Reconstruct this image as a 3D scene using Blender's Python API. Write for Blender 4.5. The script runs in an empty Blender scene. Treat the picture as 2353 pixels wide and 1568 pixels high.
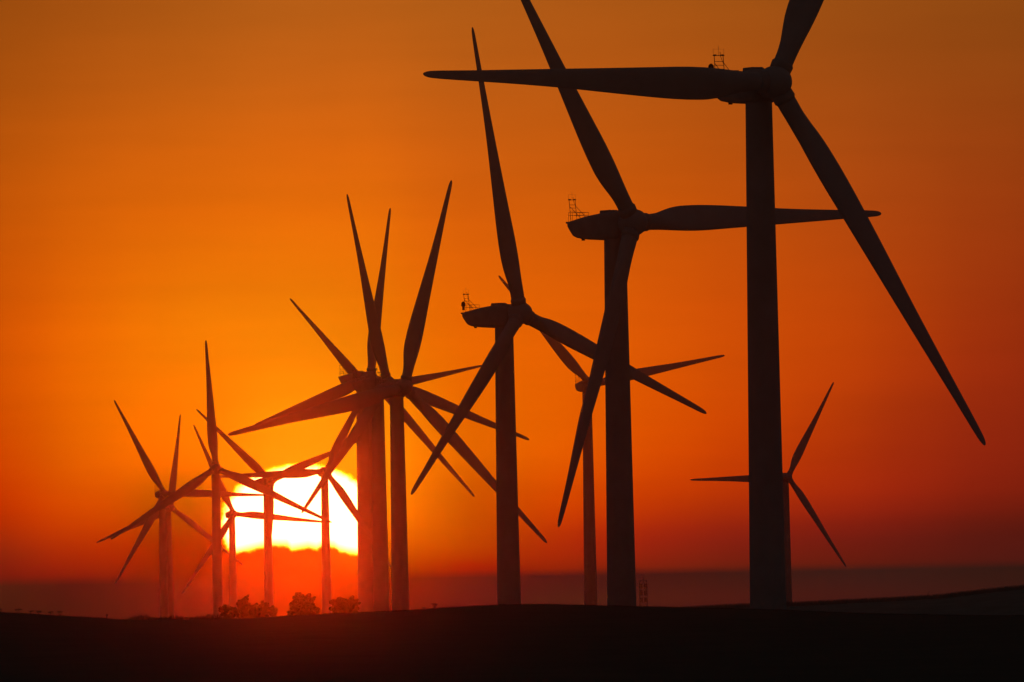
import bpy, bmesh, math, random
import numpy as np
from mathutils import Vector, Matrix

R = math.radians
SC = bpy.context.scene
COL = SC.collection
random.seed(7)
rng = np.random.default_rng(7)

# ------------------------------------------------------------------ camera
# Long telephoto lens, standing eye height, slightly rolled (as in the photograph).
FOV = R(3.34)
CAMZ = 1.7
KP = math.tan(FOV / 2) / 1176.5        # tangent per photo pixel (2353 px wide survey of the picture)
PITCH = math.atan(533 * KP)
ROLL = 0.0185
cam = bpy.data.cameras.new('camera')
cam.sensor_width = 36
cam.lens = 18 / math.tan(FOV / 2)
cam.clip_start = 1.0
cam.clip_end = 200000
cam.dof.use_dof = True
cam.dof.focus_distance = 2300
cam.dof.aperture_fstop = 6.5
co = bpy.data.objects.new('camera', cam)
COL.objects.link(co)
F_ = Vector((0, math.cos(PITCH), math.sin(PITCH)))
U_ = Vector((0, -math.sin(PITCH), math.cos(PITCH)))
R_ = Vector((1, 0, 0))
rc = R_ * math.cos(ROLL) - U_ * math.sin(ROLL)
uc = U_ * math.cos(ROLL) + R_ * math.sin(ROLL)
m = Matrix((rc, uc, -F_)).transposed().to_4x4()
m.translation = Vector((0, 0, CAMZ))
co.matrix_world = m
SC.camera = co

SC.view_settings.view_transform = 'Standard'
SC.view_settings.look = 'None'
SC.view_settings.exposure = 0
SC.view_settings.gamma = 1
SC.cycles.use_denoising = True
SC.cycles.volume_bounces = 0
SC.cycles.max_bounces = 6


def derot(px, py):
    x, y = px - 1176.5, 784 - py
    c, s = math.cos(-ROLL), math.sin(-ROLL)
    return c * x - s * y, s * x + c * y


def surv(x, z, D):
    """survey coordinates (level picture angles) at a distance -> world point"""
    return Vector((0, 0, CAMZ)) + D * (F_ + R_ * (x * KP) + U_ * (z * KP))


def at(px, py, D):
    x, z = derot(px, py)
    return surv(x, z, D)


# ------------------------------------------------------------------ sky
# sun position in level angles
SX, SZ = derot(691, 1204)
SUN_AZ = math.atan(SX * KP)            # to the right of +Y
SUN_EL = PITCH + math.atan(SZ * KP)
SUN_R = math.atan(187 * KP)

HZ_SIGMA = 2.3e-5

# Sky radiance as a smooth table: rows = elevation above the horizon, columns = azimuth,
# both in hundredths of the solar diameter-ish "survey pixels" (1 px = 0.00142 deg).
AZC = [-3200, -1176, -976, -726, -496, -296, -176, 124, 424, 824, 1154, 3200]
ELR = [-110, -60, -8, 10, 65, 170, 315, 515, 835, 1310, 3000]
#SKYTABLE-BEGIN
TAB = [
 [(36,18,14),(76,25,17),(88,27,17),(105,29,18),(150,34,11),(145,32,13),(110,29,19),(86,29,22),(74,25,21),(62,24,21),(52,23,20),(30,16,14)],
 [(38,18,14),(82,26,17),(95,28,17),(112,30,18),(168,37,9),(162,35,12),(120,30,19),(91,30,22),(78,26,21),(66,25,22),(56,24,20),(32,16,14)],
 [(42,18,14),(95,28,17),(110,29,16),(132,32,14),(212,54,5),(205,48,6),(150,34,15),(103,29,20),(82,26,20),(70,26,22),(60,24,20),(34,16,14)],
 [(60,20,14),(118,29,13),(142,34,11),(172,41,9),(238,78,0),(238,76,0),(195,50,7),(143,36,12),(116,31,15),(94,27,16),(76,25,17),(44,18,14)],
 [(90,24,12),(150,38,10),(185,48,5),(208,64,0),(255,115,10),(250,105,4),(228,82,0),(178,45,8),(143,34,15),(113,28,16),(88,25,16),(50,20,14)],
 [(110,32,8),(197,55,1),(222,76,0),(246,98,0),(255,152,12),(255,142,10),(248,104,0),(216,71,1),(188,54,5),(158,39,12),(127,31,13),(70,22,14)],
 [(122,42,6),(213,76,0),(238,101,0),(255,124,3),(255,154,12),(255,144,9),(252,117,1),(233,94,0),(212,74,2),(170,50,9),(142,38,13),(80,26,14)],
 [(122,50,6),(215,86,2),(238,106,2),(252,124,4),(254,131,6),(251,123,5),(245,111,3),(231,97,3),(213,82,5),(185,63,8),(152,46,12),(90,30,14)],
 [(112,50,8),(199,86,6),(214,96,7),(227,105,8),(232,109,9),(230,107,9),(220,99,10),(209,92,10),(197,83,10),(173,70,14),(154,59,14),(90,34,14)],
 [(90,45,14),(160,77,14),(167,81,16),(176,88,19),(183,93,22),(183,93,22),(180,92,22),(175,88,21),(167,84,20),(153,76,19),(143,71,18),(80,40,16)],
 [(50,30,14),(75,42,16),(80,44,17),(84,46,18),(86,47,19),(86,47,19),(84,46,19),(82,45,19),(78,43,19),(74,41,18),(70,39,18),(48,28,15)],
]
CORR = [[[0.173, 0.553, 1.013], [0.173, 0.553, 1.013], [0.01, 0.258, 1.0], [0.01, 0.01, 0.784], [0.01, 0.01, 0.05], [0.01, 0.01, 0.379], [0.01, 0.01, 1.048], [0.217, 0.622, 1.085], [0.514, 0.646, 1.105], [0.543, 0.685, 1.087], [0.449, 0.704, 1.081], [0.449, 0.704, 1.081]], [[0.173, 0.553, 1.013], [0.173, 0.553, 1.013], [0.01, 0.258, 1.0], [0.01, 0.01, 0.784], [0.01, 0.01, 0.05], [0.01, 0.01, 0.379], [0.01, 0.01, 1.048], [0.217, 0.622, 1.085], [0.514, 0.646, 1.105], [0.543, 0.685, 1.087], [0.449, 0.704, 1.081], [0.449, 0.704, 1.081]], [[0.187, 0.634, 1.113], [0.187, 0.634, 1.113], [0.025, 0.052, 1.096], [0.01, 0.01, 0.692], [0.01, 0.01, 0.01], [0.01, 0.01, 0.01], [0.01, 0.01, 1.208], [0.103, 0.264, 1.139], [0.138, 0.495, 1.162], [0.185, 0.712, 1.221], [0.184, 0.653, 1.103], [0.184, 0.653, 1.103]], [[0.685, 0.408, 0.961], [0.685, 0.408, 0.961], [0.58, 0.347, 0.946], [0.01, 0.01, 0.23], [0.034, 0.012, 0.01], [0.065, 0.473, 0.01], [0.364, 0.061, 0.463], [0.821, 0.649, 0.727], [0.864, 0.766, 1.068], [0.873, 0.708, 1.058], [0.801, 0.658, 1.11], [0.801, 0.658, 1.11]], [[0.722, 0.653, 1.108], [0.722, 0.653, 1.108], [0.784, 0.654, 0.693], [0.01, 0.031, 0.01], [1.0, 0.01, 0.01], [0.378, 0.643, 0.01], [0.474, 0.738, 0.01], [0.844, 0.689, 0.972], [0.858, 0.687, 1.109], [0.833, 0.676, 1.12], [0.701, 0.603, 1.051], [0.701, 0.603, 1.051]], [[0.882, 0.73, 0.252], [0.882, 0.73, 0.252], [0.881, 0.967, 0.01], [0.151, 0.589, 0.01], [1.0, 0.939, 0.436], [1.0, 0.976, 0.356], [0.481, 0.766, 0.01], [0.934, 0.93, 0.31], [0.99, 0.94, 0.982], [0.98, 0.847, 1.067], [0.912, 0.74, 1.092], [0.912, 0.74, 1.092]], [[0.911, 0.864, 0.191], [0.911, 0.864, 0.191], [0.892, 1.025, 0.01], [1.0, 0.958, 0.224], [1.0, 0.939, 0.436], [1.0, 1.049, 0.748], [0.707, 0.882, 0.01], [0.953, 0.997, 0.159], [1.002, 0.987, 0.999], [0.971, 0.909, 1.089], [0.946, 0.806, 1.152], [0.946, 0.806, 1.152]], [[0.92, 0.908, 1.026], [0.92, 0.908, 1.026], [0.962, 1.029, 0.907], [0.878, 1.01, 0.838], [0.824, 1.026, 0.843], [0.843, 1.013, 0.835], [0.878, 0.951, 0.65], [0.963, 0.993, 1.032], [0.973, 0.974, 1.046], [1.013, 0.976, 1.081], [0.932, 0.83, 1.121], [0.932, 0.83, 1.121]], [[0.938, 0.941, 1.072], [0.938, 0.941, 1.072], [0.979, 1.005, 1.083], [0.953, 0.985, 1.035], [0.965, 1.004, 1.048], [0.989, 1.035, 1.046], [0.956, 0.959, 1.101], [0.959, 0.972, 1.059], [0.95, 0.954, 1.067], [0.992, 0.987, 1.15], [0.942, 0.906, 1.106], [0.942, 0.906, 1.106]], [[0.868, 0.896, 1.072], [0.868, 0.896, 1.072], [0.931, 0.956, 1.113], [0.932, 0.967, 1.115], [0.94, 0.97, 1.097], [0.948, 0.973, 1.102], [0.926, 0.969, 1.098], [0.942, 0.97, 1.104], [0.921, 0.957, 1.068], [0.913, 0.952, 1.061], [0.924, 0.963, 1.087], [0.924, 0.963, 1.087]], [[0.868, 0.896, 1.072], [0.868, 0.896, 1.072], [0.931, 0.956, 1.113], [0.932, 0.967, 1.115], [0.94, 0.97, 1.097], [0.948, 0.973, 1.102], [0.926, 0.969, 1.098], [0.942, 0.97, 1.104], [0.921, 0.957, 1.068], [0.913, 0.952, 1.061], [0.924, 0.963, 1.087], [0.924, 0.963, 1.087]]]
#SKYTABLE-END


def s2l(v):
    v = np.asarray(v, float) / 255
    return np.where(v <= 0.04045, v / 12.92, ((v + 0.055) / 1.055) ** 2.4)


def pchip(x, y, xi):
    x = np.asarray(x, float); y = np.asarray(y, float); xi = np.asarray(xi, float)
    h = np.diff(x); d = (y[1:] - y[:-1]) / (h if y.ndim == 1 else h[:, None])
    mm = np.zeros_like(y)
    for i in range(1, len(x) - 1):
        a, b = d[i - 1], d[i]
        w1, w2 = 2 * h[i] + h[i - 1], h[i] + 2 * h[i - 1]
        with np.errstate(all='ignore'):
            v = (w1 + w2) / (w1 / a + w2 / b)
        mm[i] = np.where(a * b > 0, v, 0)
    mm[0], mm[-1] = d[0], d[-1]
    xi = np.clip(xi, x[0], x[-1])
    k = np.clip(np.searchsorted(x, xi) - 1, 0, len(x) - 2)
    t = (xi - x[k]) / h[k]
    if y.ndim == 2:
        t = t[:, None]; hk = h[k][:, None]
    else:
        hk = h[k]
    return ((2 * t**3 - 3 * t**2 + 1) * y[k] + (t**3 - 2 * t**2 + t) * hk * mm[k]
            + (-2 * t**3 + 3 * t**2) * y[k + 1] + (t**3 - t**2) * hk * mm[k + 1])


TABL = s2l(TAB)
TABL[:3] *= (1.03, 1.06, 0.82)          # the haze bank at the horizon is a browner maroon
if CORR is not None:
    TABL = TABL * np.array(CORR)
# refine columns to ramp stops and rows to intermediate rows
STOPS = [-3200, -2200, -1500, -1176, -1050, -900, -780, -680, -590, -500, -410, -320, -230, -120, 0, 130,
         280, 440, 620, 820, 1000, 1176, 1600, 2300, 3200]
ROWS = [-110, -60, -30, -9, 9, 20, 42, 65, 95, 130, 170, 215, 265, 315, 375, 440, 515, 610, 715, 835, 980, 1140, 1310, 1900, 3000]
t1 = np.stack([pchip(AZC, TABL[r], STOPS) for r in range(len(ELR))])          # rows x stops x 3
t2 = np.stack([pchip(ELR, t1[:, c, :], ROWS) for c in range(len(STOPS))], 1)
t2 = np.maximum(t2, 0.00005)

world = bpy.data.worlds.new('World')
SC.world = world
world.use_nodes = True
nt = world.node_tree
nt.nodes.clear()
N, L = nt.nodes, nt.links


def node(tp, **kw):
    n = N.new(tp)
    for k, v in kw.items():
        setattr(n, k, v)
    return n


def mth(op, a, b=None, c=None, clamp=False):
    n = node('ShaderNodeMath', operation=op, use_clamp=clamp)
    for i, v in enumerate((a, b, c)):
        if v is None:
            continue
        if isinstance(v, (int, float)):
            n.inputs[i].default_value = v
        else:
            L.new(v, n.inputs[i])
    return n.outputs[0]


tc = node('ShaderNodeTexCoord')
sep = node('ShaderNodeSeparateXYZ')
L.new(tc.outputs['Generated'], sep.inputs[0])
azr = mth('ARCTAN2', sep.outputs[0], sep.outputs[1])
elr = mth('ARCSINE', sep.outputs[2])
azp = mth('MULTIPLY', azr, 1 / KP)
elp = mth('MULTIPLY', elr, 1 / KP)
fac_a = mth('MULTIPLY_ADD', azp, 1 / 6400, 0.5, clamp=True)


def ramp(vals, stops, lo, hi, interp='B_SPLINE'):
    n = node('ShaderNodeValToRGB')
    cr = n.color_ramp
    cr.interpolation = interp
    while len(cr.elements) < len(stops):
        cr.elements.new(0.5)
    for e, s in zip(cr.elements, stops):
        e.position = (s - lo) / (hi - lo)
    for e, v in zip(cr.elements, vals):
        e.color = (*[float(q) for q in v], 1)
    return n


cur = None
for i, e in enumerate(ROWS):
    rp = ramp(t2[i], STOPS, -3200, 3200, 'CARDINAL')
    L.new(fac_a, rp.inputs[0])
    if cur is None:
        cur = rp.outputs[0]
        continue
    mr = node('ShaderNodeMapRange', interpolation_type='LINEAR', clamp=True)
    L.new(elp, mr.inputs['Value'])
    mr.inputs['From Min'].default_value = ROWS[i - 1]
    mr.inputs['From Max'].default_value = e
    mx = node('ShaderNodeMix', data_type='RGBA')
    L.new(mr.outputs[0], mx.inputs['Factor'])
    L.new(cur, mx.inputs['A'])
    L.new(rp.outputs[0], mx.inputs['B'])
    cur = mx.outputs['Result']

# thin uneven streaks of dust and cirrus, only a few per cent
mp = node('ShaderNodeMapping')
mp.inputs['Scale'].default_value = (60, 60, 520)
L.new(tc.outputs['Generated'], mp.inputs[0])
nz = node('ShaderNodeTexNoise')
nz.inputs['Scale'].default_value = 1.0
nz.inputs['Detail'].default_value = 3
L.new(mp.outputs[0], nz.inputs['Vector'])
strk = mth('MULTIPLY_ADD', nz.outputs['Fac'], 0.22, 0.89)
vm = node('ShaderNodeVectorMath', operation='SCALE')
L.new(cur, vm.inputs[0]); L.new(strk, vm.inputs['Scale'])
cur = vm.outputs[0]

# away from the sunset the sky falls off to dusk
dusk = node('ShaderNodeTexSky', sky_type='NISHITA')
dusk.sun_disc = False
dusk.sun_elevation = R(0.5)
dusk.sun_rotation = SUN_AZ
up_f = mth('SUBTRACT', 1.0, mth('DIVIDE', mth('SUBTRACT', elp, 2200.0), 9000.0), clamp=True)
aab = mth('ABSOLUTE', azp)
az_f = mth('SUBTRACT', 1.0, mth('DIVIDE', mth('SUBTRACT', aab, 2600.0), 12000.0), clamp=True)
fl = mth('MULTIPLY', mth('POWER', up_f, 2.0), mth('POWER', az_f, 2.0))
vm2 = node('ShaderNodeVectorMath', operation='SCALE')
L.new(cur, vm2.inputs[0]); L.new(fl, vm2.inputs['Scale'])
vm5 = node('ShaderNodeVectorMath', operation='ADD')     # faint blue-grey dusk all round
L.new(vm2.outputs[0], vm5.inputs[0]); dk = node('ShaderNodeVectorMath', operation='SCALE'); dk.inputs[0].default_value = (0.0095, 0.0105, 0.0115)
L.new(mth('SUBTRACT', 1.0, fl), dk.inputs['Scale']); L.new(dk.outputs[0], vm5.inputs[1])

# sun disc, flattened by refraction, its foot hidden behind a cloud bank
n2 = node('ShaderNodeTexNoise')
n2.inputs['Scale'].default_value = 2600.0
n2.inputs['Detail'].default_value = 3
L.new(tc.outputs['Generated'], n2.inputs['Vector'])
wob = mth('MULTIPLY_ADD', n2.outputs['Fac'], 26.0, -13.0)
SELP = math.tan(SUN_EL) / KP
da = mth('DIVIDE', mth('SUBTRACT', azp, math.atan(SX * KP) / KP), 187.0)
de = mth('DIVIDE', mth('SUBTRACT', elp, math.atan(SELP * KP) / KP), 139.0)
rr = mth('SQRT', mth('ADD', mth('MULTIPLY', da, da), mth('MULTIPLY', de, de)))
rr = mth('ADD', rr, mth('DIVIDE', wob, 260.0))
disc = node('ShaderNodeMapRange', interpolation_type='SMOOTHSTEP', clamp=True)
L.new(rr, disc.inputs['Value'])
disc.inputs['From Min'].default_value = 1.035
disc.inputs['From Max'].default_value = 0.965
# cloud top (survey px above horizon) along azimuth
CL = [(480, 1300), (515, 1283), (546, 1275), (589, 1265), (619, 1258), (660, 1259), (671, 1268), (708, 1262), (728, 1266),
      (744, 1258), (768, 1262), (780, 1270), (798, 1275), (818, 1278), (860, 1284), (900, 1296)]
cl = [derot(*p) for p in CL]
crp = ramp([[(z + 533) / 100] * 3 for x, z in cl], [x for x, z in cl], cl[0][0], cl[-1][0], 'LINEAR')
fa2 = mth('DIVIDE', mth('SUBTRACT', azp, cl[0][0]), cl[-1][0] - cl[0][0], clamp=True)
L.new(fa2, crp.inputs[0])
ctop = mth('MULTIPLY', crp.outputs[0], 100.0)
above = node('ShaderNodeMapRange', interpolation_type='SMOOTHSTEP', clamp=True)
L.new(mth('ADD', mth('SUBTRACT', elp, ctop), mth('MULTIPLY', wob, 0.6)), above.inputs['Value'])
above.inputs['From Min'].default_value = -3.0
above.inputs['From Max'].default_value = 7.0
dm = mth('MULTIPLY', disc.outputs[0], above.outputs[0])
vm3 = node('ShaderNodeVectorMath', operation='SCALE')
limb = node('ShaderNodeMapRange', interpolation_type='SMOOTHSTEP', clamp=True)
L.new(rr, limb.inputs['Value'])
limb.inputs['From Min'].default_value = 1.0
limb.inputs['From Max'].default_value = 0.88
low = node('ShaderNodeMapRange', interpolation_type='SMOOTHSTEP', clamp=True)
L.new(mth('SUBTRACT', elp, ctop), low.inputs['Value'])
low.inputs['From Min'].default_value = 0.0
low.inputs['From Max'].default_value = 26.0
bl = mth('MULTIPLY', limb.outputs[0], low.outputs[0])
cmb = node('ShaderNodeCombineXYZ')
cmb.inputs[0].default_value = 14.0
L.new(mth('MULTIPLY_ADD', bl, 2.9, 0.95), cmb.inputs[1])
L.new(mth('MULTIPLY', bl, 1.25), cmb.inputs[2])
L.new(cmb.outputs[0], vm3.inputs[0])
L.new(dm, vm3.inputs['Scale'])
vm4 = node('ShaderNodeVectorMath', operation='ADD')
L.new(vm5.outputs[0], vm4.inputs[0]); L.new(vm3.outputs[0], vm4.inputs[1])

bg1 = node('ShaderNodeBackground'); L.new(vm4.outputs[0], bg1.inputs['Color'])
bg2 = node('ShaderNodeBackground'); L.new(dusk.outputs[0], bg2.inputs['Color'])
bg2.inputs['Strength'].default_value = 0.001
ads = node('ShaderNodeAddShader')
L.new(bg1.outputs[0], ads.inputs[0]); L.new(bg2.outputs[0], ads.inputs[1])
out = node('ShaderNodeOutputWorld')
L.new(ads.outputs[0], out.inputs['Surface'])
world.cycles.sampling_method = 'MANUAL'
world.cycles.sample_map_resolution = 4096

# ------------------------------------------------------------------ sun lamp
sl = bpy.data.lights.new('sun', 'SUN')
sl.energy = 0.0027
sl.color = (1.0, 0.022, 0.002)
sl.angle = 2 * SUN_R
so = bpy.data.objects.new('sun', sl)
COL.objects.link(so)
sdir = Vector((math.sin(SUN_AZ) * math.cos(SUN_EL), math.cos(SUN_AZ) * math.cos(SUN_EL), math.sin(SUN_EL)))
so.rotation_euler = sdir.to_track_quat('Z', 'Y').to_euler()
so.location = sdir * 500


# ------------------------------------------------------------------ materials
def mat(name, c1, c2=None, scale=2.0, rough=0.6, detail=5, bump=0.0, metallic=0.0):
    mt = bpy.data.materials.new(name)
    mt.use_nodes = True
    t = mt.node_tree
    b = t.nodes['Principled BSDF']
    b.inputs['Roughness'].default_value = rough
    b.inputs['Metallic'].default_value = metallic
    b.inputs['Specular IOR Level'].default_value = 0.25
    c2 = c2 or tuple(q * 0.75 for q in c1)
    tcn = t.nodes.new('ShaderNodeTexCoord')
    nn = t.nodes.new('ShaderNodeTexNoise')
    nn.inputs['Scale'].default_value = scale
    nn.inputs['Detail'].default_value = detail
    t.links.new(tcn.outputs['Object'], nn.inputs['Vector'])
    cr = t.nodes.new('ShaderNodeValToRGB')
    cr.color_ramp.elements[0].position = 0.35
    cr.color_ramp.elements[1].position = 0.7
    cr.color_ramp.elements[0].color = (*c2, 1)
    cr.color_ramp.elements[1].color = (*c1, 1)
    t.links.new(nn.outputs['Fac'], cr.inputs[0])
    t.links.new(cr.outputs[0], b.inputs['Base Color'])
    if bump:
        bp = t.nodes.new('ShaderNodeBump')
        bp.inputs['Strength'].default_value = bump
        t.links.new(nn.outputs['Fac'], bp.inputs['Height'])
        t.links.new(bp.outputs[0], b.inputs['Normal'])
    return mt


M_TOWER = mat('tower_paint', (0.52, 0.52, 0.51), (0.44, 0.43, 0.41), 0.3, 0.5)
M_BLADE = mat('blade_gelcoat', (0.54, 0.54, 0.53), (0.48, 0.47, 0.46), 0.4, 0.45)
M_NAC = mat('nacelle_shell', (0.52, 0.52, 0.50), (0.44, 0.43, 0.41), 0.8, 0.5)
M_STEEL = mat('galvanised_steel', (0.30, 0.30, 0.31), (0.20, 0.20, 0.20), 3.0, 0.55, metallic=0.4)
M_DARK = mat('dark_casing', (0.06, 0.05, 0.05), (0.04, 0.035, 0.035), 3.0, 0.6)
M_CONC = mat('concrete', (0.33, 0.31, 0.28), (0.22, 0.21, 0.19), 1.2, 0.9, bump=0.2)
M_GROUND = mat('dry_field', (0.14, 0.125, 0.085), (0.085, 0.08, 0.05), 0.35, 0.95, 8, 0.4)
M_GRASS = mat('dry_grass', (0.16, 0.14, 0.08), (0.09, 0.085, 0.05), 0.8, 0.9)
M_HAZE_PALE = mat('haze_paled_ground', (0.36, 0.33, 0.28), (0.27, 0.25, 0.20), 0.3, 0.95, 8, 0.3)  # ground colour lightened to stand in for distance haze
M_LEAF = mat('leaf', (0.055, 0.065, 0.025), (0.030, 0.040, 0.016), 1.4, 0.8)
M_BARK = mat('bark', (0.09, 0.065, 0.045), (0.05, 0.04, 0.03), 4.0, 0.9, bump=0.4)


# ------------------------------------------------------------------ object helpers
def tag(o, label=None, cat=None, group=None, kind=None):
    if label: o['label'] = label
    if cat: o['category'] = cat
    if group: o['group'] = group
    if kind: o['kind'] = kind
    return o


def link(name, me, parent=None, matrix=None):
    o = bpy.data.objects.new(name, me)
    COL.objects.link(o)
    if parent is not None:
        o.parent = parent
    if matrix is not None:
        o.matrix_local = matrix
    return o


def mesh(name, verts, faces, material, smooth=False):
    me = bpy.data.meshes.new(name)
    me.from_pydata([tuple(v) for v in verts], [], faces)
    me.materials.append(material)
    if smooth:
        me.polygons.foreach_set('use_smooth', [True] * len(me.polygons))
    me.update()
    return me


class MB:
    def __init__(s):
        s.v, s.f = [], []

    def add(s, v, f):
        b = len(s.v)
        s.v += [tuple(q) for q in v]
        s.f += [tuple(i + b for i in q) for q in f]

    def box(s, lo, hi):
        x0, y0, z0 = lo; x1, y1, z1 = hi
        s.add([(x0, y0, z0), (x1, y0, z0), (x1, y1, z0), (x0, y1, z0), (x0, y0, z1), (x1, y0, z1), (x1, y1, z1), (x0, y1, z1)],
              [(0, 3, 2, 1), (4, 5, 6, 7), (0, 1, 5, 4), (1, 2, 6, 5), (2, 3, 7, 6), (3, 0, 4, 7)])

    def loft(s, rings, cap=True):
        n = len(rings[0]); b = len(s.v)
        for r_ in rings:
            s.v += [tuple(q) for q in r_]
        for i in range(len(rings) - 1):
            for j in range(n):
                k = (j + 1) % n
                s.f.append((b + i * n + j, b + i * n + k, b + (i + 1) * n + k, b + (i + 1) * n + j))
        if cap:
            s.f.append(tuple(b + j for j in reversed(range(n))))
            s.f.append(tuple(b + (len(rings) - 1) * n + j for j in range(n)))

    def tube(s, p, q, r0, r1=None, n=8):
        p, q = Vector(p), Vector(q)
        r1 = r0 if r1 is None else r1
        d = (q - p).normalized()
        a = d.orthogonal().normalized(); c = d.cross(a)
        s.loft([[w + (a * math.cos(t) + c * math.sin(t)) * rad for t in (2 * math.pi * i / n for i in range(n))]
                for w, rad in ((p, r0), (q, r1))])

    def mesh(s, name, material, smooth=False):
        me = mesh(name, s.v, s.f, material, smooth)
        bm = bmesh.new(); bm.from_mesh(me)
        bmesh.ops.recalc_face_normals(bm, faces=bm.faces)
        bm.to_mesh(me); bm.free()
        return me


def auto_smooth(me, ang=35):
    me.polygons.foreach_set('use_smooth', [True] * len(me.polygons))
    bm = bmesh.new(); bm.from_mesh(me)
    for e in bm.edges:
        if len(e.link_faces) == 2 and e.calc_face_angle(0) > R(ang):
            e.smooth = False
    bm.to_mesh(me); bm.free()


# ------------------------------------------------------------------ ground
CA = [(-40, 1405), (0, 1408), (60, 1411), (120, 1415), (180, 1418), (240, 1422), (300, 1425), (350, 1424), (420, 1424),
      (520, 1423), (600, 1420), (680, 1415), (760, 1411), (830, 1408), (900, 1405), (950, 1403), (1020, 1398), (1090, 1394),
      (1150, 1391), (1230, 1389), (1320, 1391), (1400, 1393), (1500, 1395), (1600, 1398), (1700, 1400), (1800, 1403),
      (1900, 1407), (2000, 1411), (2100, 1413), (2240, 1415), (2400, 1416)]
CBH = [(1300, 1460), (1450, 1425), (1560, 1404), (1650, 1398), (1727, 1395), (1820, 1392), (1900, 1388), (2000, 1383),
       (2080, 1379), (2150, 1375), (2220, 1367), (2290, 1359), (2353, 1353), (2480, 1343)]
YA, YB = 1200.0, 1950.0


def prof(pts, D):
    w = [at(x, y, D) for x, y in pts]
    return np.array([q.x for q in w]), np.array([q.z for q in w])


ax_, az_ = prof(CA, YA)
bx_, bz_ = prof(CBH, YB)


def crestA(X):
    # fades back to the mean away from the surveyed stretch
    z = pchip(ax_, az_, X)
    o = np.maximum(np.abs(X) - 36, 0)
    return z + 0.35 * np.sin(o / 60.0) * np.minimum(o / 60, 1)


def crestB(X):
    z = pchip(bx_, bz_, X)
    return z + 2.5 * np.sin(np.maximum(X - 62, 0) / 120.0)


YS = np.array([-2500, -50, 60, 400, 800, YA, 1330, 1640, 1780, YB, 2080, 2300, 3400, 4500, 4800, 5150], float)


def terrain(X, Y):
    X = np.atleast_1d(np.asarray(X, float)); Y = np.atleast_1d(np.asarray(Y, float))
    A, B = crestA(X), crestB(X)
    B = np.maximum(B, -18)
    zs = np.stack([0 * X + 1.0, 0 * X, 0 * X, 0 * X - 1.05, 0 * X - 1.55, A, A - 1.6, 0 * X - 14.5, (B - 14) / 2 - 4, B, B - 2.5,
                   0 * X - 20, 0 * X - 22, 0 * X - 26, 0 * X - 28, 0 * X - 32])
    outz = np.zeros_like(X)
    for i in range(len(X)):
        outz[i] = pchip(YS, zs[:, i], [Y[i]])[0]
    return outz


def terrain_grid(xs, ys):
    A, B = crestA(xs), np.maximum(crestB(xs), -18)
    o = 0 * xs
    zs = np.stack([o + 1.0, o, o, o - 1.05, o - 1.55, A, A - 1.6, o - 14.5, (B - 14) / 2 - 4, B, B - 2.5,
                   o - 20, o - 22, o - 26, o - 28, o - 32])
    return pchip(YS, zs, ys)


xs = np.concatenate([[-9000, -6000, -4000, -2500, -1500, -900, -500, -300, -200, -150, -120], np.arange(-100, 101, 1.0),
                     [120, 150, 200, 300, 500, 900, 1500, 2500, 4000, 6000, 9000]])
ys = np.concatenate([[-2500, -1500, -800, -300], np.arange(-50, 400, 25.0), np.arange(400, 1150, 15.0), np.arange(1150, 1230, 2.0),
                     np.arange(1230, 1800, 15.0), np.arange(1800, 2000, 5.0), np.arange(2000, 2600, 30.0),
                     np.arange(2600, 5001, 300.0), [5150.0]])
Z = terrain_grid(xs, ys)
nx, ny = len(xs), len(ys)
XX, YY = np.meshgrid(xs, ys)
# faint furrows and lumps close to the camera
lump = 0.035 * np.sin(XX / 3.1 + 0.6 * np.sin(YY / 23)) * np.sin(YY / 17.0) * ((YY > 300) & (YY < 1120))
Z = Z + lump
verts = np.stack([XX.ravel(), YY.ravel(), Z.ravel()], 1)
faces = []
for j in range(ny - 1):
    for i in range(nx - 1):
        a = j * nx + i
        faces.append((a, a + 1, a + nx + 1, a + nx))
gm = mesh('ground', verts, faces, M_GROUND, True)
gm.materials.append(M_HAZE_PALE)                      # haze over the far ground, painted in as a lighter colour beyond the ridge
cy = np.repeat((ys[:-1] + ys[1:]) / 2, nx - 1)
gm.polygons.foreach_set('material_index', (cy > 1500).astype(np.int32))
g = link('ground', gm)
tag(g, kind='structure')


# ------------------------------------------------------------------ turbine meshes (built once, shared)
BT = [(0.9, .93, .93, .93), (2.6, .93, .93, .93), (3.8, .96, 1.05, .90), (5.2, 1.05, 1.38, .80), (6.6, 1.16, 1.68, .66), (8.2, 1.24, 1.84, .54),
      (10, 1.26, 1.86, .46), (13, 1.17, 1.76, .38), (16, 1.06, 1.58, .33), (20, .92, 1.32, .27), (24.5, .77, 1.02, .21),
      (30, .58, .76, .15), (35, .41, .58, .11), (38, .33, .47, .08), (39.2, .27, .38, .055), (39.75, .17, .27, .03), (40, .05, .12, .012)]


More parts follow.
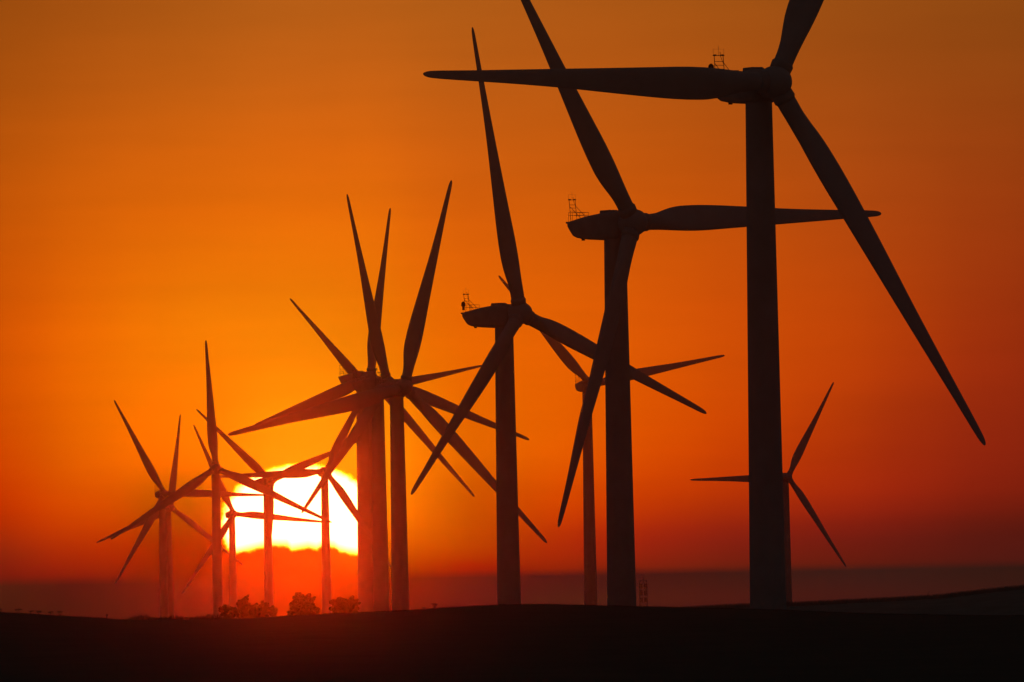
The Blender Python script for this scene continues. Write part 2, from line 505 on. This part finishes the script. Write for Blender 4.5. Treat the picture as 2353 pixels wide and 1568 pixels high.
def blade_mesh():
    b = MB()
    rings = []
    n = 20
    rs = np.concatenate([np.linspace(0.9, 10, 16), np.linspace(11.5, 38, 18), [38.8, 39.3, 39.65, 39.85, 40]])
    T = np.array(BT)
    for r_ in rs:
        le, te, th = (pchip(T[:, 0], T[:, k], [r_])[0] for k in (1, 2, 3))
        bl = min(max((r_ - 2.6) / 5.0, 0), 1)              # round root -> aerofoil
        tw = R(17) * (1 - min(max((r_ - 3) / 30, 0), 1)) ** 1.6 + R(1.0)
        ring = []
        for i in range(n):
            t = 2 * math.pi * i / n
            cx = (le - te) / 2 + (le + te) / 2 * math.cos(t)
            s_ = math.sin(t)
            # thinner towards the trailing edge
            th_ = th * s_ * (1 - bl * 0.55 * (1 - math.cos(t)) / 2)
            y = th_
            ring.append((cx * math.cos(tw) + y * math.sin(tw), -cx * math.sin(tw) + y * math.cos(tw), r_))
        rings.append(ring)
    b.loft(rings)
    me = b.mesh('blade', M_BLADE)
    auto_smooth(me, 60)
    return me


def lathe(profile, n, axis='Z'):
    b = MB()
    rings = []
    for z, r_ in profile:
        rings.append([(r_ * math.cos(2 * math.pi * i / n), r_ * math.sin(2 * math.pi * i / n), z) for i in range(n)])
    b.loft(rings)
    if axis == 'Y':   # +Z of the profile points to -Y (to the wind)
        b.v = [(x, -z, y) for x, y, z in b.v]
    return b


def nacelle_mesh():
    # (y, half width, top, bottom); y>0 is the tail, hub axis at z=0
    P = [(6.50, 1.0, .44, -.28), (6.15, 1.08, .52, -.75), (5.65, 1.18, .62, -1.32), (5.1, 1.28, .72, -1.52),
         (3.5, 1.48, 1.02, -1.72), (1.5, 1.58, 1.26, -1.84), (0.0, 1.6, 1.38, -1.9), (-0.8, 1.5, 1.42, -1.84), (-1.25, 1.3, 1.32, -1.5), (-1.45, 1.1, 1.1, -1.15)]
    b = MB()
    rings = []
    for y, w, t, bo in P:
        cz, hz = (t + bo) / 2, (t - bo) / 2
        ring = []
        for i in range(28):
            a = 2 * math.pi * i / 28
            c, s = math.cos(a), math.sin(a)
            e = 0.42
            ring.append((w * math.copysign(abs(c) ** e, c), y, cz + hz * math.copysign(abs(s) ** e, s)))
        rings.append(ring)
    b.loft(rings)
    b.box((-.95, 6.45, .20), (.95, 6.78, .42))
    me = b.mesh('nacelle', M_NAC)
    auto_smooth(me, 40)
    return me


def cooler_mesh():
    b = MB()
    def rr(y, w, z0, z1):
        return [(-w, y, z0), (w, y, z0), (w, y, z1 - .06), (w - .06, y, z1), (-w + .06, y, z1), (-w, y, z1 - .06)]
    b.loft([rr(1.75, .62, 0.9, 1.40), rr(1.68, .65, 0.9, 1.58), rr(0.2, .65, 0.9, 1.62), rr(-0.15, .62, 0.9, 1.5)])
    return b.mesh('cooler_box', M_NAC)


def vent_mesh():
    b = MB(); b.box((-.16, 4.85, -1.78), (.16, 5.1, -1.45)); b.box((-.22, 4.8, -1.60), (.22, 5.15, -1.5))
    return b.mesh('floor_vent', M_DARK)


def mast_mesh():
    b = MB()
    y0, xo, z0, zt = 5.95, -.45, 0.35, 2.92
    w = .52
    def fr(z, ww=w, rad=.026): b.tube((xo - ww, y0 + .25 * (z - z0) / 2.5, z), (xo + ww, y0 + .25 * (z - z0) / 2.5, z), rad, n=6)
    yt = y0 + .25
    for s in (-1, 1):
        b.tube((xo + s * w, y0, z0), (xo + s * w * .96, yt, zt), .036, n=6)
        b.tube((xo + s * (w + .06), yt, zt - .05), (xo + s * (w + .08), yt, zt + .62), .012, n=6)
        b.box((xo + s * w * .8 - .10, yt - .1, zt - .06), (xo + s * w * .8 + .10, yt + .1, zt + .09))
        b.tube((xo + s * w, y0 + .18, 2.2), (xo + s * w + .25, y0 - 1.4, z0 + .35), .028, n=6)
    fr(1.62); fr(1.98); fr(2.34)
    b.box((xo - w - .12, yt - .06, zt - .04), (xo + w + .12, yt + .06, zt + .03))
    b.tube((xo, yt, zt), (xo, yt, zt + .95), .013, n=6)
    b.tube((xo + .22, yt, zt), (xo + .16, yt, zt + .33), .026, n=6)
    b.tube((xo - w - .08, yt, zt + .6), (xo + w + .08, yt, zt + .6), .009, n=6)
    b.tube((xo + .2, yt, zt - .05), (xo + .45, y0 + .15, 2.15), .024, n=6)
    return b.mesh('weather_mast', M_STEEL)


def rail_mesh():
    b = MB()
    pts = [(-.95, 6.35), (.95, 6.35), (1.0, 5.0), (-1.0, 5.0)]
    for z in (1.12, 1.45):
        for i in range(4):
            p, q = pts[i], pts[(i + 1) % 4]
            b.tube((p[0], p[1], z), (q[0], q[1], z), .022, n=6)
    for p in pts + [(.98, 5.7), (-.98, 5.7)]:
        b.tube((p[0], p[1], .35), (p[0], p[1], 1.45), .022, n=6)
    return b.mesh('safety_rail', M_STEEL)


def beacon_mesh():
    b = lathe([(0, .16), (.5, .16), (.55, .28), (.62, .30), (1.0, .26), (1.12, .16), (1.2, .05)], 12)
    return b.mesh('warning_lamp', M_DARK)


def hub_mesh():
    b = lathe([(-1.35, 1.05), (-1.1, 1.42), (-.4, 1.55), (.4, 1.52), (.95, 1.32), (1.35, 1.0), (1.62, .62), (1.74, .3), (1.78, .08)], 32, 'Y')
    # three stub sockets
    for k in range(3):
        pass
    me = b.mesh('hub', M_BLADE)
    auto_smooth(me, 45)
    return me


ME_BLADE = blade_mesh()
b_ = lathe([(1.15, 1.02), (1.75, 1.06), (1.95, 1.06), (2.0, .98), (2.12, .96)], 24)
b_.v = [tuple(v) for v in b_.v]
ME_COLLAR = b_.mesh('blade_collar', M_NAC, True)
ME_NAC = nacelle_mesh(); ME_COOL = cooler_mesh(); ME_VENT = vent_mesh()
ME_MAST = mast_mesh(); ME_RAIL = rail_mesh(); ME_BEACON = beacon_mesh(); ME_HUB = hub_mesh()
OVER = 2.9


def tower_mesh(H):
    b = MB()
    rings = []
    n = 40
    zt = H - 1.75
    prof_ = []
    k = 14
    for i in range(k + 1):
        z = zt * i / k
        dep = H - z
        prof_.append((z, 1.24 + 0.0098 * dep))
    for z, r_ in prof_:
        rings.append([(r_ * math.cos(2 * math.pi * i / n), r_ * math.sin(2 * math.pi * i / n), z) for i in range(n)])
    b.loft(rings)
    me = b.mesh('tower', M_TOWER)
    auto_smooth(me, 40)
    return me


def flange_mesh(H):
    b = MB()
    r_ = 1.24 + 0.0098 * H + .25
    b.loft([[(q * math.cos(2 * math.pi * i / 40), q * math.sin(2 * math.pi * i / 40), z) for i in range(40)]
            for q, z in ((r_ + 1.2, -.6), (r_ + 1.2, .25), (r_, .35), (r_, .45))])
    return b.mesh('foundation', M_CONC)


def turbine(q, label, beacon=0, size=1.0, bend=None, group='white three-bladed wind turbines of the wind farm'):
    Lp, psi, t0, hx, hz, tilt, cone = q
    D = 40 * size / (Lp * KP)
    hub = surv(hx, hz, D)
    a = Vector((math.sin(psi), -math.cos(psi), 0))
    base = Vector((hub.x, hub.y, 0)) - a * OVER * size
    base.z = float(terrain(base.x, base.y)[0])
    H = (hub.z - base.z) / size
    root = bpy.data.objects.new('wind_turbine', None)
    COL.objects.link(root)
    root.location = base
    root.rotation_euler.z = psi
    root.scale = (size, size, size)
    root.empty_display_size = 5
    tag(root, label, 'wind turbine', group)
    tw = link('tower', tower_mesh(H), root)
    link('foundation', flange_mesh(H), root)
    up = Matrix.Translation((0, 0, H - OVER * math.tan(tilt) * 0.3))
    nc = link('nacelle', ME_NAC, root, up)
    link('cooler_box', ME_COOL, nc)
    link('floor_vent', ME_VENT, nc)
    link('safety_rail', ME_RAIL, nc)
    ms = link('weather_mast', ME_MAST, root, up)
    if beacon:
        link('warning_lamp', ME_BEACON, root, up @ Matrix.Translation((beacon[0], beacon[1], beacon[2])))
    hubM = Matrix.Translation((0, -OVER, H)) @ Matrix.Rotation(-tilt, 4, 'X')
    # tilt: nose up
    link('hub', ME_HUB, root, hubM)
    al = Vector((0, -math.cos(tilt), math.sin(tilt)))
    rl = Vector((1, 0, 0))
    ul = Vector((0, math.sin(tilt), math.cos(tilt)))
    for k in range(3):
        an = t0 + k * 2 * math.pi / 3
        if bend and bend[0] * math.cos(an) > .5:         # wind load: this blade flexes out of its even third
            an += R(bend[1])
        b0 = rl * math.sin(an) + ul * math.cos(an)
        tg = rl * math.cos(an) - ul * math.sin(an)
        bd = (b0 * math.cos(cone) + al * math.sin(cone)).normalized()
        yy = bd.cross(tg).normalized()
        mt = Matrix((tg, yy, bd)).transposed().to_4x4()
        mt.translation = Vector((0, -OVER, H))
        bo = link('blade', ME_BLADE, root, mt)
        link('blade_collar', ME_COLLAR, bo)
    return root


TQ = {'T1': [975.3435, 0.5546, -1.5559, 615.1374, 583.6745, 0.0965, 0.0465],
      'T2': [805.0377, 0.8131, -2.6385, 283.6784, 267.1009, 0.0957, 0.0527],
      'T3': [667.4418, 0.9091, -2.2506, 20.3874, 63.4328, 0.1133, 0.0473],
      'T4': [334.2822, 0.3591, -2.803, 178.5896, -103.9135, 0.0938, 0.0468],
      'T5': [246.9292, 0.3613, -1.5873, 628.7119, -323.7065, 0.0869, 0.0502],
      'T6': [499.1742, 0.5284, -1.7868, -249.3407, -101.2333, 0.1028, 0.0461],
      'T7': [403.1036, 0.7671, -1.8464, -327.0549, -77.2329, 0.0955, 0.0267],
      'T8': [445.7701, 0.7826, -2.3058, -288.5213, -91.6319, 0.101, 0.0441],
      'T9': [287.1559, 0.4061, -2.8106, -326.7152, -109.215, 0.1063, 0.0132],
      'TA': [244.6302, 0.3088, -2.5792, -805.2761, -335.481, 0.0885, 0.0496],
      'TAb': [217.2551, 0.4832, -1.9398, -789.956, -368.7257, 0.099, 0.0497],
      'TB': [294.5908, 0.06, -2.1512, -685.8939, -279.2102, 0.087, 0.0509],
      'TC': [225.5452, 0.29, -2.5077, -646.5525, -385.4691, 0.0759, 0.0495],
      'TD': [260.2174, 0.5966, -2.969, -558.8239, -310.7453, 0.1029, 0.0483],
      'TE': [267.061, 0.2157, -1.605, -432.4273, -291.5642, 0.099, 0.0502]}
LAB = {
 'T1': 'nearest and largest wind turbine with thick tower, one blade lying level to the left',
 'T2': 'second largest wind turbine, one blade level to the right across the thickest tower',
 'T3': 'third largest wind turbine, lamp on its nacelle mast, one blade almost straight up',
 'T4': 'small wind turbine half hidden behind the second largest one, tower just left of it',
 'T5': 'small lone wind turbine peeping out behind the right edge of the nearest tower',
 'T6': 'mid-sized wind turbine on the slim tower right of the two merged towers',
 'T7': 'wind turbine on the left one of two merged towers cutting off the sun',
 'T8': 'wind turbine on the right one of two merged towers, one blade reaching the sun',
 'T9': 'distant wind turbine behind the merged towers, one thin blade up to the left',
 'TA': 'wind turbine on the leftmost tower, one blade level to the right',
 'TAb': 'smallest wind turbine, directly behind the leftmost tower, one blade nearly upright',
 'TB': 'wind turbine on the tower touching the left rim of the sun, blade straight up',
 'TC': 'small wind turbine with the lowest hub, before the left part of the sun',
 'TD': 'wind turbine whose tower crosses the middle of the sun, one blade hanging down',
 'TE': 'wind turbine whose tower crosses the right part of the sun, hub near its rim',
}
BE = {'T1': (-1.25, 6.3, .95), 'T3': (-.9, 6.35, .75)}
for k_, q_ in TQ.items():
    far = k_ in ('T5', 'TA', 'TAb', 'TB', 'TC', 'TD', 'TE')      # the far row is a smaller machine
    turbine(q_, LAB[k_], BE.get(k_, 0), 0.62 if far else (0.75 if k_ == 'T9' else 1.0), {'T9': (-1, -9), 'T1': (1, -1.8), 'T2': (1, -1.7), 'T4': (-1, -1.9)}.get(k_))


# ------------------------------------------------------------------ grass along the two crests (nobody could count it)
def grass(name, spots, label, material=None):
    v, f = [], []
    for (x, y, z, h, w, lean) in spots:
        a = rng.uniform(0, math.pi)
        dx, dy = math.cos(a) * w, math.sin(a) * w
        l1 = rng.normal(0, lean) * h
        l2 = rng.normal(0, lean) * h
        b = len(v)
        v += [(x - dx, y - dy, z - .03), (x + dx, y + dy, z - .03), (x + dx * .6 + l1 * .5, y + dy * .6 + l2 * .5, z + h * .6),
              (x - dx * .6 + l1 * .5, y - dy * .6 + l2 * .5, z + h * .6), (x + l1 * 1.3, y + l2 * 1.3, z + h)]
        f += [(b, b + 1, b + 2, b + 3), (b + 3, b + 2, b + 4)]
    o = link(name, mesh(name, v, f, material or M_GRASS))
    tag(o, label, 'grass', kind='stuff')


spots = []
n = 26000
X = rng.uniform(-42, 42, n); Y = rng.normal(1199, 3.0, n)
Zg = np.interp(X, xs, terrain_grid(xs, np.array([1199.0]))[0])
clump = 0.5 + 0.5 * np.sin(X * 2.3 + 1.4 * np.sin(X * .71)) * np.sin(X * .9 + 2)
for i in range(n):
    px = X[i] / (KP * 1200) + 1176
    hh = 0.03 + 0.05 * rng.random() ** 2
    if 285 < px < 520:                       # rough tall grass on the left shoulder
        hh += (0.14 + 0.40 * clump[i]) * rng.random() ** 1.4
        if rng.random() < .03: hh += .28 * rng.random()
    elif 930 < px < 1150:
        hh += 0.05 * rng.random()
    else:
        hh += 0.04 * clump[i] * rng.random()
    spots.append((X[i], Y[i], Zg[i] - 0.01, hh, 0.012, 0.25))
grass('ridge_grass', spots, 'short rough grass fringing the dark foreground ridge')
spots = []
n = 22000
X = rng.uniform(10, 68, n); Y = rng.normal(1949, 5.0, n)
Zg = np.interp(X, xs, terrain_grid(xs, np.array([1949.0]))[0])
for i in range(n):
    spots.append((X[i], Y[i], Zg[i] - 0.02, 0.15 + 0.45 * rng.random() ** 1.5, 0.022, 0.2))
grass('hill_grass', spots, 'tall grass fringing the gently rising hill on the right', M_HAZE_PALE)  # same haze-lightened colour as the hill beneath


# ------------------------------------------------------------------ trees and bushes
def leaf_cloud(clumps, per, size):
    v, f = [], []
    for (c, r_) in clumps:
        for _ in range(per):
            d = Vector(rng.normal(0, 1, 3)); d.normalize()
            rad = r_ * (0.35 + 0.65 * rng.random() ** .6)
            p = c + Vector((d.x * rad, d.y * rad, d.z * rad * .8))
            n_ = Vector(rng.normal(0, 1, 3)).normalized()
            t = n_.orthogonal().normalized(); w = n_.cross(t)
            s = size * rng.uniform(.6, 1.3)
            b = len(v)
            v += [p - t * s, p + w * s * .5, p + t * s, p - w * s * .5]
            f.append((b, b + 1, b + 2, b + 3))
    return v, f


def tree(name, label, cat, px, D, blobs, trunk_r, leaf, per, group=None, base_off=0.0):
    """blobs: (picture x, picture y, radius m) clumps that make the uneven crown"""
    pts = [(at(x, y, D), r_ * D / 4600) for x, y, r_ in blobs]
    bx = at(px, 1400, D).x
    bz = float(terrain(bx, D)[0])
    root = bpy.data.objects.new(name, None); COL.objects.link(root)
    root.location = (bx, D, bz)
    tag(root, label, cat, group)
    o = Vector((bx, D, bz))
    cl = []
    tb = MB()
    zs_ = [p.z - bz for p, _ in pts]
    fork = max(min(zs_) * .55, .05)
    fx = sum(p.x - bx for p, _ in pts) / len(pts) * .35
    fk = Vector((fx, 0, fork))
    tb.tube((0, 0, -.2 * fork), fk, trunk_r, trunk_r * .7, 8)
    for p, r_ in pts:
        q = p - o
        q.y = rng.uniform(-1, 1) * r_ * 1.6
        cl.append((q, r_))
        mid = fk.lerp(q, .5) + Vector((0, 0, (q - fk).length * .06))
        tb.tube(fk, mid, trunk_r * .55, trunk_r * .3, 6)
        tb.tube(mid, q, trunk_r * .3, trunk_r * .08, 6)
        for _ in range(3):
            e = q + Vector(rng.normal(0, 1, 3)) * r_ * .6
            tb.tube(mid.lerp(q, .6), e, trunk_r * .14, trunk_r * .03, 5)
    extra = []
    for q, r_ in cl:
        for _ in range(3):
            d = Vector(rng.normal(0, 1, 3)); d.z = abs(d.z) * .9 - .1; d.normalize()
            extra.append((q + d * r_ * rng.uniform(.85, 1.35), r_ * rng.uniform(.22, .42)))
    cl = [(q, r_ * .82) for q, r_ in cl] + extra
    per = int(per * .45)
    v, f = leaf_cloud(cl, per, leaf * .8)
    link('crown', mesh('crown', v, f, M_LEAF), root)
    link('trunk', tb.mesh('trunk', M_BARK), root)
    return root


TG = 'trees on the plain in front of the sun'
TD_ = 2500.0
tree('tree', 'low ragged tree between the second tower from the left and the smallest tower', 'tree', 524, TD_,
     [(519, 1399, 1.2), (527, 1404, 1.2), (535, 1402, 1.0), (522, 1409, 1.4), (533, 1412, 1.4), (545, 1412, 1.3), (513, 1412, .8)], .3, .30, 150, TG)
tree('tree', 'tree with a loose open tuft on top, just right of the smallest tower', 'tree', 560, TD_ + 40,
     [(557, 1380, .8), (566, 1378, .8), (551, 1386, .7), (560, 1388, .7), (566, 1393, .9), (572, 1400, 1.2), (556, 1399, 1.2), (564, 1406, 1.7),
      (549, 1407, 1.3), (575, 1408, 1.4), (560, 1414, 1.8)], .32, .28, 130, TG)
tree('tree', 'broad round-topped tree left of the tower crossing the middle of the sun', 'tree', 602, TD_ + 10,
     [(602, 1395, 1.1), (594, 1399, 1.2), (612, 1399, 1.2), (586, 1405, 1.4), (601, 1405, 1.7), (618, 1405, 1.3), (592, 1411, 1.7),
      (610, 1411, 1.8), (628, 1411, 1.3), (580, 1413, 1.2)], .35, .30, 150, TG)
tree('tree', 'tall tree with a forked gappy crown standing alone beneath the middle of the sun', 'tree', 694, TD_ - 20,
     [(686, 1371, .8), (680, 1375, .7), (691, 1375, .8), (684, 1382, 1.0), (707, 1370, .5), (705, 1377, .9), (713, 1379, .9), (716, 1386, .8),
      (698, 1382, .6), (688, 1389, .9), (710, 1390, .9), (675, 1391, .8), (680, 1397, 1.2), (692, 1397, 1.6), (705, 1397, 1.6), (716, 1399, 1.3),
      (684, 1405, 1.7), (698, 1405, 2.0), (712, 1406, 1.8), (721, 1404, 1.1), (668, 1409, 1.3), (690, 1411, 2.0), (710, 1411, 1.9), (725, 1411, 1.1)],
     .4, .30, 120, TG)
tree('tree', 'wide tree with small gaps, between the right sun tower and the overlapping pair of towers', 'tree', 790, TD_ + 60,
     [(807, 1378, .8), (813, 1382, .8), (800, 1381, .8), (819, 1387, .7), (783, 1381, .9), (790, 1383, .9), (776, 1383, .8), (768, 1386, .8),
      (774, 1391, 1.1), (786, 1391, 1.2), (798, 1391, 1.1), (810, 1392, 1.0), (770, 1400, 1.5), (783, 1400, 1.6), (797, 1400, 1.6), (808, 1400, 1.2),
      (776, 1408, 1.7), (790, 1408, 1.8), (803, 1408, 1.4)], .4, .30, 120, TG)


def weed(label, px, py, tall, spread, stems, flat, group=None, name='bush', leaf=.022):
    D = 1199.0
    p = at(px, py, D)
    bz = float(terrain(p.x, D)[0])
    root = bpy.data.objects.new(name, None); COL.objects.link(root)
    root.location = (p.x, D, bz - .01)
    tag(root, label, 'bush', group)
    s = MB(); cl = []
    for k in range(stems):
        a = rng.uniform(0, 2 * math.pi)
        q = Vector((math.cos(a) * spread * rng.uniform(.2, 1), math.sin(a) * spread * .6, tall * rng.uniform(.75, 1)))
        s.tube((0, 0, 0), q * .6, .006, .005, 5); s.tube(q * .6, q, .005, .003, 5)
        cl.append((q, flat))
    v, f = leaf_cloud(cl, 26, leaf)
    link('foliage', mesh('foliage', v, f, M_LEAF), root)
    link('stem', s.mesh('stem', M_BARK), root)


WG = 'small bushes along the ridge at the left'
weed('tiny bush at the very left edge of the ridge', 1, 1405, .26, .15, 6, .07, WG)
weed('flat-topped little bush second from the left edge on the ridge', 42, 1409, .36, .28, 9, .07, WG)
weed('low spreading bush on the left ridge, first of a close pair', 70, 1411, .26, .24, 8, .07, WG)
weed('low spreading bush on the left ridge, second of a close pair', 88, 1412, .28, .20, 7, .07, WG)
weed('small rounded bush on the left ridge between a low pair and a taller tuft', 118, 1414, .28, .16, 6, .07, WG)
weed('taller dark tufted bush at the right end of the left ridge bushes', 139, 1415, .34, .24, 9, .07, WG)
weed('isolated thin bush on the left ridge before the rough grass', 246, 1422, .30, .10, 6, .06, WG)
weed('spiky dark bush on the ridge right of the slim tower', 998, 1400, .40, .26, 14, .06, 'bushes on the ridge right of the slim tower')
weed('very low bush left of the spiky one on the ridge', 975, 1402, .16, .2, 6, .05, 'bushes on the ridge right of the slim tower')

# dead stalk leaning on the right-hand hill
p0 = at(2127, 1377, 1948)
s = MB()
zb = float(terrain(p0.x, 1948)[0])
s.tube((0, 0, 0), (.22, 0, .45), .03, .025, 6); s.tube((.22, 0, .45), (.42, 0, 1.0), .025, .015, 6); s.tube((.2, 0, .4), (.34, .05, .55), .012, .006, 5)
o = link('dead_stalk', s.mesh('dead_stalk', M_BARK)); o.location = (p0.x, 1948, zb)
tag(o, 'thin dead stalk leaning right on top of the right-hand hill', 'stalk')

# lattice mast far off beside the second largest tower
DM = 4700.0
pt = at(1478, 1334, DM)
zb = float(terrain(pt.x, DM)[0])
root = bpy.data.objects.new('lattice_mast', None); COL.objects.link(root)
root.location = (pt.x, DM, zb)
tag(root, 'small hazy lattice mast just right of the second largest turbine tower', 'mast')
Hm = pt.z - zb
fr = MB(); br = MB(); pn = MB()
wid = lambda z: 1.35 - .45 * z / Hm
lv = [Hm * i / 20 for i in range(21)]
for sx in (-1, 1):
    for sy in (-1, 1):
        for z0_, z1_ in zip(lv[:-1], lv[1:]):
            fr.tube((sx * wid(z0_), sy * wid(z0_), z0_), (sx * wid(z1_), sy * wid(z1_), z1_), .08, n=5)
for z0_, z1_ in zip(lv[:-1], lv[1:]):
    for s_ in (-1, 1):
        a_, b__ = wid(z0_), wid(z1_)
        br.tube((-a_, s_ * a_, z0_), (b__, s_ * b__, z1_), .045, n=4); br.tube((a_, s_ * a_, z0_), (-b__, s_ * b__, z1_), .045, n=4)
        br.tube((s_ * a_, -a_, z0_), (s_ * b__, b__, z1_), .045, n=4); br.tube((s_ * a_, a_, z0_), (s_ * b__, -b__, z1_), .045, n=4)
        br.tube((-b__, s_ * b__, z1_), (b__, s_ * b__, z1_), .045, n=4)
for z in (Hm - 1.5, Hm - 3.3, Hm - 5.2):
    for k in range(4):
        a_ = k * math.pi / 2 + .4
        c_, d_ = math.cos(a_) * 1.0, math.sin(a_) * 1.0
        pn.box((c_ - .16, d_ - .16, z - .7), (c_ + .16, d_ + .16, z + .6))
pn.tube((0, 0, Hm - .5), (0, 0, Hm + 1.6), .09, .04, 6)
link('leg_frame', fr.mesh('leg_frame', M_STEEL), root)
link('bracing', br.mesh('bracing', M_STEEL), root)
link('antenna_panels', pn.mesh('antenna_panels', M_DARK), root)

# ------------------------------------------------------------------ haze
hm = bpy.data.materials.new('haze')
hm.use_nodes = True
t = hm.node_tree
t.nodes.clear()
pv = t.nodes.new('ShaderNodeVolumePrincipled')
pv.inputs['Color'].default_value = (1.0, 0.80, 0.14, 1)
pv.inputs['Density'].default_value = HZ_SIGMA
pv.inputs['Anisotropy'].default_value = 0.9964
ot = t.nodes.new('ShaderNodeOutputMaterial')
t.links.new(pv.outputs[0], ot.inputs['Volume'])
b = MB()
b.box((-9300, -2700, -34), (9300, 5250, 125))
hz = link('haze', b.mesh('haze', hm))
tag(hz, kind='stuff')
